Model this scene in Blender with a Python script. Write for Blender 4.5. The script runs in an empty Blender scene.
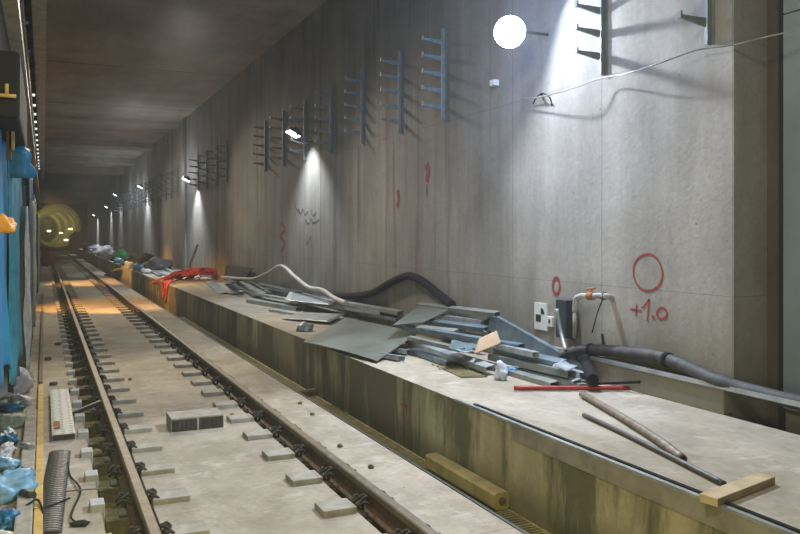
import bpy, bmesh, math, random
from mathutils import Vector, Matrix, noise
random.seed(7)
R = math.radians
sc = bpy.context.scene
col = sc.collection
# ---------------------------------------------------------------- camera
CAMZ = 1.91
F = 790.0
YAW = math.atan(356 / 790)
SA, CA = math.sin(YAW), math.cos(YAW)
cd = bpy.data.cameras.new('camera'); cam = bpy.data.objects.new('camera', cd); col.objects.link(cam)
cam.location = (0, 0, CAMZ); cam.rotation_euler = (R(90), 0, -YAW)
cd.sensor_width = 36; cd.lens = F / 800 * 36; cd.shift_y = -32 / 800
cd.clip_start = .05; cd.clip_end = 400
sc.camera = cam
WX, SLAB, PLAT, CEIL = 4.66, 0.0, 0.585, 6.15
PEDGE = 3.02

def atz(px, py, z):
    "point of the level plane z seen at a place of the photograph"
    d = (CAMZ - z) * F / (py - 235); u = (px - 400) / F
    return Vector((d * (SA + u * CA), d * (CA - u * SA), z))
def atx(px, py, X=WX):
    "point of the plane x = X"
    u = (px - 400) / F; d = X / (SA + u * CA)
    return Vector((X, d * (CA - u * SA), CAMZ + d * (235 - py) / F))
def aty(px, py, Y):
    u = (px - 400) / F; d = Y / (CA - u * SA)
    return Vector((d * (SA + u * CA), Y, CAMZ + d * (235 - py) / F))

# ---------------------------------------------------------------- materials
class NT:
    def __init__(s, name, rough=.8, metal=0.0, spec=.5):
        s.m = bpy.data.materials.new(name); s.m.use_nodes = True
        s.t = s.m.node_tree; s.b = s.t.nodes['Principled BSDF']
        s.b.inputs['Roughness'].default_value = rough; s.b.inputs['Metallic'].default_value = metal
        s.b.inputs['Specular IOR Level'].default_value = spec
        s.tc = s.t.nodes.new('ShaderNodeTexCoord')
    def n(s, kind, **k):
        x = s.t.nodes.new(kind)
        for a, v in k.items(): setattr(x, a, v)
        return x
    def l(s, a, b): s.t.links.new(a, b)
    def coord(s, scale=(1, 1, 1), world=True):
        mp = s.n('ShaderNodeMapping'); mp.inputs['Scale'].default_value = scale
        if world:
            g = s.n('ShaderNodeNewGeometry'); s.l(g.outputs['Position'], mp.inputs['Vector'])
        else: s.l(s.tc.outputs['Object'], mp.inputs['Vector'])
        return mp.outputs[0]
    def noise(s, sc_=1, detail=6, vec=None, rough=.6, dist=0):
        x = s.n('ShaderNodeTexNoise'); x.inputs['Scale'].default_value = sc_
        x.inputs['Detail'].default_value = detail; x.inputs['Roughness'].default_value = rough
        x.inputs['Distortion'].default_value = dist
        if vec is not None: s.l(vec, x.inputs['Vector'])
        return x.outputs['Fac']
    def ramp(s, fac, stops):
        x = s.n('ShaderNodeValToRGB'); e = x.color_ramp.elements
        while len(e) < len(stops): e.new(.5)
        for i, (p, c) in enumerate(stops):
            e[i].position = p
            e[i].color = (c, c, c, 1) if isinstance(c, (int, float)) else (*c, 1)
        s.l(fac, x.inputs[0]); return x.outputs[0]
    def mix(s, fac, a, b, mode='MIX'):
        x = s.n('ShaderNodeMix', data_type='RGBA', blend_type=mode)
        for v, i in ((fac, 0), (a, 6), (b, 7)):
            if hasattr(v, 'links'): s.l(v, x.inputs[i])
            elif i == 0: x.inputs[0].default_value = v
            else: x.inputs[i].default_value = (*v, 1)
        return x.outputs[2]
    def math(s, op, a, b=0.0, c=0.0):
        x = s.n('ShaderNodeMath', operation=op)
        for i, v in enumerate((a, b, c)):
            if hasattr(v, 'links'): s.l(v, x.inputs[i])
            else: x.inputs[i].default_value = v
        return x.outputs[0]
    def sep(s, vec):
        x = s.n('ShaderNodeSeparateXYZ'); s.l(vec, x.inputs[0]); return x.outputs
    def out(s, colr, bump=None, dist=.01, st=.5):
        if hasattr(colr, 'links'): s.l(colr, s.b.inputs['Base Color'])
        else: s.b.inputs['Base Color'].default_value = (*colr, 1)
        if bump is not None:
            x = s.n('ShaderNodeBump'); x.inputs['Distance'].default_value = dist; x.inputs['Strength'].default_value = st
            s.l(bump, x.inputs['Height']); s.l(x.outputs[0], s.b.inputs['Normal'])
        return s.m
    def seam(s, coord, period, off=0.0, width=.008):
        "1 on a thin line every period metres"
        a = s.math('ADD', coord, off); a = s.math('PINGPONG', a, period / 2)
        return s.math('LESS_THAN', a, width / 2)

def simple(name, c, c2=None, rough=.6, metal=0, scale=12, bump=.3, spec=.5, world=False, detail=5):
    k = NT(name, rough, metal, spec)
    c2 = c2 or tuple(x * .7 for x in c)
    v = k.coord((1, 1, 1), world)
    n = k.noise(scale, detail, v)
    return k.out(k.ramp(n, [(.35, c2), (.65, c)]), n, .004, bump)

def concrete(name, base, dark, streak=(1, 1, .12), seams=(), dirt=None, lines=.55, bumpd=.006):
    k = NT(name, .86, 0, .3)
    P = k.coord()
    big = k.noise(.55, 5, P); fine = k.noise(22, 6, P)
    st = k.noise(2.4, 6, k.coord(streak), .65)
    c = k.mix(k.ramp(big, [(.35, 0.), (.68, 1.)]), dark, base)
    c = k.mix(.75, c, k.ramp(st, [(.32, .62), (.62, 1.0)]), 'MULTIPLY')
    c = k.mix(.6, c, k.ramp(fine, [(.3, .78), (.6, 1.0)]), 'MULTIPLY')
    pits = k.n('ShaderNodeTexVoronoi'); pits.inputs['Scale'].default_value = 3.2; k.l(P, pits.inputs['Vector'])
    pm = k.math('LESS_THAN', pits.outputs['Distance'], .035)
    c = k.mix(k.math('MULTIPLY', pm, .55), c, (.03, .03, .03))
    X = k.sep(P)
    for ax, per, off, w in seams:
        c = k.mix(k.math('MULTIPLY', k.seam(X[ax], per, off, w), lines), c, (.05, .048, .045))
    if dirt: c = dirt(k, c, P, X)
    return k.out(c, fine, bumpd, .5)

def wall_dirt_shade(k, c, P, X):
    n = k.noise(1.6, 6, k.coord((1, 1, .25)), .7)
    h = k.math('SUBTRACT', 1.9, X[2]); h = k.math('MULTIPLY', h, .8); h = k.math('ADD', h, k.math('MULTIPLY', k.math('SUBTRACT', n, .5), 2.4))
    c = k.mix(k.math('MULTIPLY', k.ramp(h, [(.3, 0.), (1., 1.)]), .62), c, (.17, .155, .1))  # dirt tint, strengthened low down for the light falling off there
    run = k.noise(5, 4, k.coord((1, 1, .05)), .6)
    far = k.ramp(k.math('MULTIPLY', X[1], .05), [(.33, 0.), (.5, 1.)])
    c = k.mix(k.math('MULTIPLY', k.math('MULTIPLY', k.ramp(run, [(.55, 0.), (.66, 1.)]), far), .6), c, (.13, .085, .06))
    return c
def face_dirt(k, c, P, X):
    n = k.noise(2.3, 7, k.coord((1, 1, .18)), .7, .3)
    big = k.noise(.7, 3, k.coord((1, 1, .3)))
    w = k.ramp(k.math('ADD', k.math('MULTIPLY', n, .6), k.math('MULTIPLY', big, .5)), [(.5, 0.), (.58, 1.)])
    c = k.mix(k.math('MULTIPLY', w, .78), c, (.055, .05, .028))
    low = k.math('ADD', X[2], k.math('MULTIPLY', k.math('SUBTRACT', n, .5), .5))
    c = k.mix(k.math('MULTIPLY', k.ramp(low, [(.02, 1.), (.22, 0.)]), .55), c, (.05, .047, .022))
    return c
def slab_dirt(k, c, P, X):
    n = k.noise(1.1, 8, k.coord((1, .7, 1)), .72, .6)
    c = k.mix(k.math('MULTIPLY', k.ramp(n, [(.46, 0.), (.62, 1.)]), .55), c, (.24, .20, .125))
    n2 = k.noise(5, 7, P, .75, .5)
    c = k.mix(k.math('MULTIPLY', k.ramp(n2, [(.54, 0.), (.68, 1.)]), .4), c, (.14, .12, .085))
    n3 = k.noise(2.2, 6, k.coord((1, 1.4, 1)), .7, .2)
    c = k.mix(k.math('MULTIPLY', k.ramp(n3, [(.56, 0.), (.68, 1.)]), .5), c, (.60, .56, .50))
    return c

M = {}
M['wall'] = concrete('wall_concrete', (.42, .405, .375), (.27, .255, .23), seams=((1, 1.51, .2, .012), (2, 1.9, .45, .006)), dirt=wall_dirt_shade, lines=.35)
M['ceiling'] = concrete('ceiling_concrete', (.44, .37, .30), (.29, .24, .195), (.5, .15, 1), seams=((0, .62, .1, .01), (1, 1.85, .3, .012)), lines=.3)
M['platform'] = concrete('platform_concrete', (.50, .46, .38), (.37, .335, .265), (1, .6, 1), dirt=slab_dirt)
M['face'] = concrete('platform_face_concrete', (.50, .46, .30), (.34, .30, .18), (1, 1, .15), seams=((1, 1.51, .4, .006),), dirt=face_dirt, lines=.5)
M['slab'] = concrete('track_slab_concrete', (.52, .465, .375), (.38, .335, .26), (1, .7, 1), seams=((1, 2.19, .1, .01),), dirt=slab_dirt, lines=.5)
def trough():
    k = NT('trough_mud', .95); P = k.coord(); n = k.noise(2.2, 6, P, .65, .4); f = k.noise(18, 6, P)
    c = k.ramp(n, [(.38, (.05, .036, .02)), (.48, (.16, .135, .04)), (.6, (.34, .30, .09))])
    return k.out(k.mix(.6, c, k.ramp(f, [(.3, .6), (.6, 1.)]), 'MULTIPLY'), f, .03)
M['trough'] = trough()
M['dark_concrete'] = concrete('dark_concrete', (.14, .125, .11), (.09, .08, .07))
M['pad'] = simple('sleeper_concrete', (.37, .35, .30), (.23, .21, .165), .8, scale=8)
M['pad_pale'] = simple('pale_block_concrete', (.46, .46, .44), (.33, .33, .31), .8, scale=8)
M['rail_head'] = simple('worn_rail_steel', (.19, .155, .11), (.12, .095, .06), .6, .3, 9)
M['rail_rust'] = simple('rusty_rail', (.15, .085, .05), (.08, .045, .028), .75, .2, 14)
M['clip'] = simple('black_spring_steel', (.03, .028, .026), (.018, .016, .015), .75, 0)
M['galv'] = simple('galvanised_steel', (.52, .57, .60), (.32, .37, .40), .38, .35, 6, .15)
M['galv_blue'] = simple('bluish_galvanised_steel', (.22, .30, .35), (.12, .17, .21), .4, .35, 5, .15)
M['galv_dull'] = simple('dull_galvanised_steel', (.33, .35, .33), (.19, .21, .20), .45, .35, 5, .2)
M['plate'] = simple('zinc_sheet', (.25, .28, .25), (.17, .19, .17), .33, .35, 3, .12)
M['rack'] = simple('rack_steel', (.2, .235, .245), (.14, .17, .18), .55, .2)
M['dark_steel'] = simple('dark_steel', (.075, .075, .075), (.04, .04, .04), .5, .4)
M['pipe_brown'] = simple('weathered_pipe', (.24, .20, .16), (.13, .11, .09), .6, .4, 20)
M['ribs'] = simple('grey_black_plastic', (.05, .052, .056), (.03, .03, .033), .4)
M['rubber'] = simple('black_rubber', (.025, .026, .028), (.014, .014, .015), .95, 0, 20, .3, .15)
M['hose_grey'] = simple('dusty_hose', (.075, .075, .075), (.022, .022, .025), .7, 0, 9)
M['hose_white'] = simple('pale_hose', (.55, .53, .5), (.38, .36, .34), .6)
M['red_paint'] = simple('red_paint', (.33, .03, .035), (.22, .035, .035), .7, 0, 20)
M['red_faded'] = simple('faded_red_paint', (.33, .045, .06), (.2, .05, .06), .85, 0, 9)
M['scribble'] = simple('grey_scribble', (.13, .12, .12), (.09, .08, .08), .9)
M['red_bar'] = simple('red_bar_paint', (.40, .04, .03), (.22, .025, .02), .5)
M['net'] = simple('red_plastic_net', (.55, .05, .03), (.28, .025, .015), .6)
M['timber'] = simple('timber', (.50, .40, .24), (.33, .25, .14), .8, 0, 7)
M['batten'] = simple('yellow_batten', (.60, .42, .12), (.42, .27, .07), .75, 0, 10)
M['timber_dark'] = simple('dark_timber', (.18, .13, .09), (.10, .07, .05), .85)
M['timber_beam'] = simple('yellowish_timber', (.40, .33, .14), (.25, .2, .08), .8, 0, 6)
M['card'] = simple('cardboard', (.42, .30, .19), (.34, .24, .15), .9, 0, 4)
M['blue'] = simple('blue_tarp', (.008, .19, .34), (.005, .11, .24), .45, 0, 3)
M['blue_light'] = simple('light_blue_film', (.22, .45, .62), (.12, .30, .45), .4)
M['teal'] = simple('teal_tarp', (.02, .30, .38), (.012, .18, .25), .45)
M['green'] = simple('green_bag', (.05, .5, .15), (.03, .3, .1), .5)
M['sage'] = simple('sage_bag', (.30, .36, .26), (.18, .22, .15), .6)
M['skirt'] = simple('dirty_grey_band', (.27, .25, .21), (.16, .145, .115), .8, 0, 5)
M['drop'] = simple('wall_coloured_pipe', (.26, .25, .2), (.18, .17, .13), .8)
M['grate'] = simple('muddy_grate', (.36, .32, .15), (.22, .19, .08), .8)
M['linen'] = simple('linen_sheet', (.52, .52, .44), (.33, .33, .27), .8)
M['white_bag'] = simple('white_bag', (.62, .63, .64), (.45, .46, .48), .5)
M['grey_bag'] = simple('grey_bag', (.30, .30, .30), (.17, .17, .17), .6)
M['black'] = simple('black_film', (.007, .007, .008), (.004, .004, .004), .8)
M['orange'] = simple('orange_plastic', (.75, .32, .02), (.5, .2, .02), .5)
M['white_plastic'] = simple('white_plastic', (.7, .7, .68), (.6, .6, .58), .5)
M['pipe_lag'] = simple('white_pipe_cladding', (.45, .46, .44), (.26, .27, .26), .4)
M['rust'] = simple('orange_rust', (.42, .16, .05), (.22, .08, .03), .8)
M['meter'] = simple('slate_grey_box', (.045, .052, .065), (.03, .035, .045), .5)
M['door'] = simple('blue_grey_panel', (.26, .33, .38), (.21, .27, .31), .55, .1, 1.5, .1)
M['ink'] = simple('black_print', (.015, .015, .018), (.01, .01, .01), .8)
M['foil'] = simple('clear_film', (.62, .68, .75), (.45, .5, .58), .25)
M['mud'] = simple('dry_mud', (.17, .145, .055), (.07, .055, .028), .95, 0, 10)
M['column'] = simple('steel_beam_paint', (.62, .56, .50), (.45, .40, .35), .6, .1, 4)
M['tunnel_ring'] = simple('tunnel_lining', (.42, .40, .26), (.30, .28, .16), .7, 0, 2)

def emit(name, c, s):
    k = NT(name); k.b.inputs['Emission Color'].default_value = (*c, 1); k.b.inputs['Emission Strength'].default_value = s
    return k.out(c)
M['lamp_hot'] = emit('flood_lens', (.86, .92, 1), 60)
M['lamp_wall'] = emit('wall_lamp_lens', (.9, .96, 1), 14)
M['lamp_yellow'] = emit('tunnel_lamp', (1, .92, .3), 6)
M['lamp_dot'] = emit('festoon_bulb', (1, .95, .85), 1.2)

# perforated plate
def perf():
    k = NT('perforated_plate', .45, .3)
    v = k.n('ShaderNodeTexVoronoi', voronoi_dimensions='2D'); v.inputs['Scale'].default_value = 13; v.inputs['Randomness'].default_value = .15
    k.l(k.coord((1, 1, 1), True), v.inputs['Vector'])
    return k.out(k.mix(k.math('LESS_THAN', v.outputs['Distance'], .23), (.27, .31, .34), (.03, .03, .03)))
M['perf'] = perf()

# ---------------------------------------------------------------- mesh helpers
class MB:
    def __init__(s): s.v = []; s.f = []; s.sm = []
    def add(s, vs, fs, smooth=False):
        b = len(s.v); s.v += [tuple(p) for p in vs]; s.f += [tuple(b + i for i in f) for f in fs]; s.sm += [smooth] * len(fs); return s
    def box(s, x0, x1, y0, y1, z0, z1, mat=None):
        p = [Vector((x, y, z)) for z in (z0, z1) for y in (y0, y1) for x in (x0, x1)]
        if mat: p = [mat @ q for q in p]
        return s.add(p, [(0, 2, 3, 1), (4, 5, 7, 6), (0, 1, 5, 4), (2, 6, 7, 3), (0, 4, 6, 2), (1, 3, 7, 5)])
    def frame(s, a, b, up=Vector((0, 0, 1))):
        a = Vector(a); b = Vector(b); t = (b - a).normalized()
        if abs(t.dot(up)) > .98: up = Vector((1, 0, 0))
        r = t.cross(up).normalized(); u = r.cross(t).normalized(); return t, r, u
    def prism(s, prof, a, b, up=Vector((0, 0, 1)), smooth=False):
        "closed profile [(right, up)] swept straight from a to b"
        a = Vector(a); b = Vector(b); t, r, u = s.frame(a, b, Vector(up)); n = len(prof)
        vs = [a + r * x + u * y for x, y in prof] + [b + r * x + u * y for x, y in prof]
        fs = [(i, (i + 1) % n, n + (i + 1) % n, n + i) for i in range(n)]
        s.add(vs, fs, smooth); s.f += [tuple(len(s.v) - 2 * n + i for i in reversed(range(n))), tuple(len(s.v) - n + i for i in range(n))]; s.sm += [False, False]
        return s
    def tube(s, pts, r, n=10, cap=True, hollow=0):
        pts = [Vector(p) for p in pts]; rs = r if isinstance(r, (list, tuple)) else [r] * len(pts)
        vs = []; ref = None
        for i, p in enumerate(pts):
            t = (pts[min(i + 1, len(pts) - 1)] - pts[max(i - 1, 0)]).normalized()
            if ref is None: ref = Vector((0, 0, 1)) if abs(t.z) < .9 else Vector((1, 0, 0))
            x = t.cross(ref).normalized(); y = x.cross(t).normalized(); ref = y
            vs += [p + (x * math.cos(k * 2 * math.pi / n) + y * math.sin(k * 2 * math.pi / n)) * rs[i] for k in range(n)]
        fs = [(i * n + k, i * n + (k + 1) % n, (i + 1) * n + (k + 1) % n, (i + 1) * n + k) for i in range(len(pts) - 1) for k in range(n)]
        s.add(vs, fs, True)
        if cap:
            b = len(s.v) - len(vs)
            s.f += [tuple(b + k for k in range(n)), tuple(len(s.v) - n + k for k in reversed(range(n)))]; s.sm += [False, False]
        return s
    def build(s, name, mat, parent=None, bevel=0, solid=0):
        me = bpy.data.meshes.new(name); me.from_pydata(s.v, [], s.f); me.update()
        for p, q in zip(me.polygons, s.sm): p.use_smooth = q
        bm = bmesh.new(); bm.from_mesh(me); bmesh.ops.recalc_face_normals(bm, faces=bm.faces); bm.to_mesh(me); bm.free()
        me.materials.append(M[mat] if isinstance(mat, str) else mat)
        o = bpy.data.objects.new(name, me); col.objects.link(o)
        if parent: o.parent = parent
        if solid:
            q = o.modifiers.new('solid', 'SOLIDIFY'); q.thickness = solid; q.offset = 0
        if bevel:
            q = o.modifiers.new('bevel', 'BEVEL'); q.width = bevel; q.segments = 2; q.limit_method = 'ANGLE'
        return o

def tag(o, label=None, cat=None, group=None, kind=None):
    for k, v in (('label', label), ('category', cat), ('group', group), ('kind', kind)):
        if v: o[k] = v
    return o
def empty(name, loc=(0, 0, 0), rot=(0, 0, 0)):
    o = bpy.data.objects.new(name, None); col.objects.link(o); o.location = loc; o.rotation_euler = rot; o.empty_display_size = .1
    return o
def struct(name, mb, mat, **k): return tag(mb.build(name, mat, **k), kind='structure')
def copy_tree(o, parent=None):
    c = o.copy(); col.objects.link(c)
    if parent: c.parent = parent
    for ch in [x for x in kids.get(o.name, [])]: copy_tree(ch, c)
    return c
kids = {}
def note(o):
    kids[o.name] = list(o.children)
    for c in o.children: note(c)
def smooth_path(pts, k=6):
    pts = [Vector(p) for p in pts]; out = []
    for i in range(len(pts) - 1):
        p0 = pts[max(i - 1, 0)]; p1 = pts[i]; p2 = pts[i + 1]; p3 = pts[min(i + 2, len(pts) - 1)]
        for j in range(k):
            t = j / k
            out.append(.5 * ((2 * p1) + (p2 - p0) * t + (2 * p0 - 5 * p1 + 4 * p2 - p3) * t * t + (3 * p1 - p0 - 3 * p2 + p3) * t ** 3))
    out.append(pts[-1]); return out

# ---------------------------------------------------------------- the tunnel shell
Y0, Y1, YE = -4.0, 60.0, 100.0
YC = 4.32            # near edge of the long wall, where the niche begins
struct('floor', MB().box(-.9, .36, Y0, YE, -.3, SLAB).box(.36, .70, Y0, YE, -.3, -.19).box(.70, 1.97, Y0, YE, -.3, SLAB)
       .box(1.97, 2.24, Y0, YE, -.3, -.19).box(2.24, 2.73, Y0, YE, -.3, .05).box(2.73, PEDGE + .02, Y0, YE, -.4, -.2), 'slab')
# muddy bed of the two rail troughs and of the drain
b = MB()
for x0, x1, z in ((.362, .698, -.165), (1.972, 2.238, -.165), (2.732, 3.018, -.17)):
    n = 160; vs = []; fs = []
    for i in range(n + 1):
        y = 2 + (i / n) ** 1.6 * 58
        for j in range(5):
            x = x0 + (x1 - x0) * j / 4
            vs.append((x, y, z + .05 * noise.noise(Vector((x * 9, y * 3, 0)))))
    fs = [(i * 5 + j, i * 5 + j + 1, (i + 1) * 5 + j + 1, (i + 1) * 5 + j) for i in range(n) for j in range(4)]
    b.add(vs, fs, True)
struct('trim_5', b, 'trough')
struct('wall_platform', MB().box(PEDGE, PEDGE + .1, Y0, YE, -.3, PLAT - .004), 'face')
struct('trim_1', MB().box(PEDGE + .1, WX, 4.33, YE, .3, PLAT).box(PEDGE + .1, 4.56, Y0, 4.33, .3, PLAT).box(PEDGE, PEDGE + .1, Y0, YE, PLAT - .004, PLAT), 'platform')
struct('wall_right', MB().box(WX, WX + .6, YC, YE, .3, CEIL), 'wall')
struct('wall_niche', MB().box(WX + .42, WX + .6, Y0, YC, -.3, CEIL), 'wall')
struct('trim_2', MB().box(WX + .34, WX + .42, YC - .1, YC, -.3, CEIL), 'dark_concrete')
# low curb between platform and wall, and the steel angle that carries on across the niche
struct('trim_3', MB().box(4.56, WX, YC, 11.0, PLAT, .80), 'wall', bevel=.006)
tag(MB().prism([(-.006, -.03), (.003, -.03), (.003, .006), (-.006, .006)], (4.553, -1, .802), (4.553, 8.2, .802)).build('edge_rail', 'galv'),
    'thin pale steel edge strip in front of the thick black hose and niche', 'rail')
struct('ceiling', MB().box(-.9, WX + .6, Y0, Y1 + 2, CEIL, CEIL + .4), 'ceiling')
b = MB()
for y in (9.55, 12.6, 21, 27.5, 34, 41, 49): b.box(.05, WX, y, y + .05, CEIL - .004, CEIL + .01)
struct('trim_4', b, 'dark_concrete')
b = MB()
for y, h in ((30.5, .12), (38, .22), (46, .3), (53, .36)): b.box(-.9, WX, y, y + 1.2, CEIL - h, CEIL + .01)
struct('ceiling_beams', b, 'ceiling')
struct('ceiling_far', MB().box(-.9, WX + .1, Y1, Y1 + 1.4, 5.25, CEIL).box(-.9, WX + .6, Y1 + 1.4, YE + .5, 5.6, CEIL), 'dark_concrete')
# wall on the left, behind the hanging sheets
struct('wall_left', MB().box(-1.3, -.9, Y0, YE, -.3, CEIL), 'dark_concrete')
# wall joint and recess band
struct('trim_6', MB().box(WX - .07, WX + .01, 28.9, 29.6, .585, 4.0), 'wall')
struct('trim_7', MB().box(WX - .03, WX + .01, 29.0, 29.5, 4.0, CEIL), 'dark_concrete')

# end wall with the round bore
cx, cz, cr = 1.38, 3.0, 2.85
b = MB(); n = 48
ring = [(cx + cr * math.cos(2 * math.pi * i / n), cz + cr * math.sin(2 * math.pi * i / n)) for i in range(n)]
sq = []
for i in range(n):
    a = 2 * math.pi * i / n; c, s_ = math.cos(a), math.sin(a); k = 4.6 / max(abs(c), abs(s_)); sq.append((cx + c * k, cz + s_ * k))
b.add([(x, YE, z) for x, z in ring] + [(x, YE, z) for x, z in sq], [(i, (i + 1) % n, n + (i + 1) % n, n + i) for i in range(n)])
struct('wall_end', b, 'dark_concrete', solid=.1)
b = MB(); vs = []; seg = 50
for j in range(seg + 1):
    y = YE + j * 1.5
    rr = cr if j % 2 == 0 else cr
    for i in range(n): vs.append((cx + j * j * -.0012 + rr * math.cos(2 * math.pi * i / n), y, cz + rr * math.sin(2 * math.pi * i / n)))
b.add(vs, [(j * n + i, j * n + (i + 1) % n, (j + 1) * n + (i + 1) % n, (j + 1) * n + i) for j in range(seg) for i in range(n)], True)
struct('wall_bore', b, 'tunnel_ring')
b = MB()
for j in range(0, 16):
    y = YE + .2 + j * 5
    for r_, yy in ((cr, y), (cr - .22, y), (cr - .22, y + .5), (cr, y + .5)): pass
    vs = []
    for r_, yy in ((cr, y), (cr - .3, y), (cr - .3, y + .6), (cr, y + .6)):
        vs += [(cx + r_ * math.cos(2 * math.pi * i / n), yy, cz + r_ * math.sin(2 * math.pi * i / n)) for i in range(n)]
    b.add(vs, [(q * n + i, q * n + (i + 1) % n, (q + 1) * n + (i + 1) % n, (q + 1) * n + i) for q in range(3) for i in range(n)])
struct('trim_8', b, 'tunnel_ring')
struct('floor_bore', MB().box(cx - 2.3, cx + 2.3, YE, YE + 90, -.4, -.05), 'slab')
struct('wall_bore_end', MB().box(cx - 6, cx + 4, YE + 72, YE + 72.2, -1, 8), 'tunnel_ring')

# ---------------------------------------------------------------- rails
def rail(x, label):
    r = empty('rail', (x, 0, 0))
    z = .12
    prof = [(-.07, z - .17), (.07, z - .17), (.07, z - .158), (.012, z - .14), (.01, z - .045), (-.01, z - .045), (-.012, z - .14), (-.07, z - .158)]
    MB().prism(prof, (0, Y0 + 1, 0), (0, 160, 0)).build('rail_web', 'rail_rust', r)
    head = [(-.035, z - .045), (.035, z - .045), (.036, z - .008), (.028, z), (-.028, z), (-.036, z - .008)]
    MB().prism(head, (0, Y0 + 1, 0), (0, 160, 0)).build('rail_head', 'rail_head', r)
    tag(r, label, 'rail'); return r
XL, XR = .61, 2.13
rail(XL, 'left rail of the track, beside the yellow batten, brown worn steel')
rail(XR, 'right rail of the track, nearest the raised platform, rusty brown steel')

# ---------------------------------------------------------------- sleeper blocks with clips
def clip(mirror=1):
    b = MB(); m = mirror
    pts = [(-.0, -.075, .03), (.05, -.085, .06), (.085, -.05, .02), (.05, -.028, .055), (.01, -.02, .075), (-.01, 0, .05), (.01, .02, .075), (.05, .028, .055), (.085, .05, .02), (.05, .085, .06), (0, .075, .03)]
    b.tube(smooth_path([Vector((p[0] * m, p[1], p[2])) for p in pts], 4), .0095, 6)
    return b
def bolt():
    b = MB(); b.tube([(0, 0, 0), (0, 0, .075)], .012, 8); b.prism([(.022 * math.cos(k * math.pi / 3), .022 * math.sin(k * math.pi / 3)) for k in range(6)], (0, 0, .045), (0, 0, .07)); return b
def make_sleeper(side, full):
    s = empty('sleeper_block', ((XL if side == 'L' else XR), 0, 0))
    b = MB()
    if side == 'L':
        b.box(.09, .35, -.105, .105, -.19, .04)
    else:
        b.box(-.41, -.17, -.105, .105, -.19, .045)
    b.build('concrete_block', 'pad', s, bevel=.006)
    if side == 'L': MB().box(-.32, -.225, -.075, .075, -.19, .05).build('outer_block', 'pad_pale', s, bevel=.006)
    MB().box(-.22 if side == 'L' else -.145, .085 if side == 'L' else .10, -.13, .13, -.19, -.062).build('rail_seat', 'mud', s)
    if full:
        MB().box(-.13, .13 if side == 'L' else .10, -.075, .075, -.062, -.05).build('base_plate', 'clip', s)
        for m in (-1, 1):
            c = clip(m).build('rail_clip', 'clip', s); c.location = (m * .06 if not (side == 'R' and m == 1) else .045, 0, -.03 + .03)
            t = bolt().build('bolt', 'clip' if m == -1 else 'dark_steel', s); t.location = (m * .088 if not (side == 'R' and m == 1) else .075, 0, -.02)
    note(s); return s
for side, lab, g in (('L', 'pale concrete sleeper block with black spring clips under the left rail', 'sleeper blocks under the left rail'),
                     ('R', 'pale concrete sleeper block with black spring clips under the right rail', 'sleeper blocks under the right rail')):
    full = make_sleeper(side, True); far = None
    for k in range(78):
        y = 3.71 + .73 * k
        if side == 'L' and y < 4.2: pass
        if y < 28:
            o = full if k == 0 else copy_tree(full)
        else:
            if far is None:
                far = make_sleeper(side, False); o = far
            else: o = copy_tree(far)
        o.location.y = y
        tag(o, lab, 'sleeper block', g)

# ---------------------------------------------------------------- drain gratings
def grate(y, label):
    b = MB(); x0, x1, z = 2.74, 3.012, -.035
    b.box(x0, x0 + .02, 0, .98, z - .03, z); b.box(x1 - .02, x1, 0, .98, z - .03, z)
    for i in range(24): b.box(x0 + .02, x1 - .02, .005 + i * .041, .018 + i * .041, z - .028, z - .002)
    b.box((x0 + x1) / 2 - .004, (x0 + x1) / 2 + .004, 0, .98, z - .02, z - .006)
    o = b.build('drain_grate', 'grate'); o.location.y = y
    return o
g0 = None
for k in range(16):
    y = 3.2 + k
    if g0 is None: o = g0 = grate(y, '')
    else: o = g0.copy(); col.objects.link(o); o.location.y = y
    tag(o, 'slatted brown metal drain grate in the gutter below the platform face', 'drain grate', 'drain grates in the platform gutter')
tag(MB().prism([(-.012, 0), (.012, 0), (.012, .012), (-.012, .012)], (2.735, Y0 + 1, .045), (2.735, 40, .045)).build('gutter_edging', 'dark_steel'), 'thin dark steel edging strip along the gutter beside the track slab', 'edging')

# steel angle let into the platform edge
a, c = atz(470, 407, PLAT), atz(773, 534, PLAT)
e = empty('platform_edging', (0, 0, 0))
yA = atx(470, 407, PEDGE).y
MB().box(PEDGE + .03, PEDGE + .055, 1.5, yA, PLAT - .002, PLAT + .012).build('groove_strip', 'rubber', e)
MB().box(PEDGE - .008, PEDGE + .022, 1.5, yA + .25, PLAT - .012, PLAT + .006).build('steel_angle', 'galv_dull', e)
MB().box(PEDGE - .006, PEDGE, 1.5, atx(512, 430, PEDGE).y, PLAT - .12, PLAT - .012).build('skirt', 'skirt', e)['label'] = 'smooth grey skirt below the platform edge'
tag(e, 'dark strip and pale steel angle along the near platform edge', 'edging')

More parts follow.
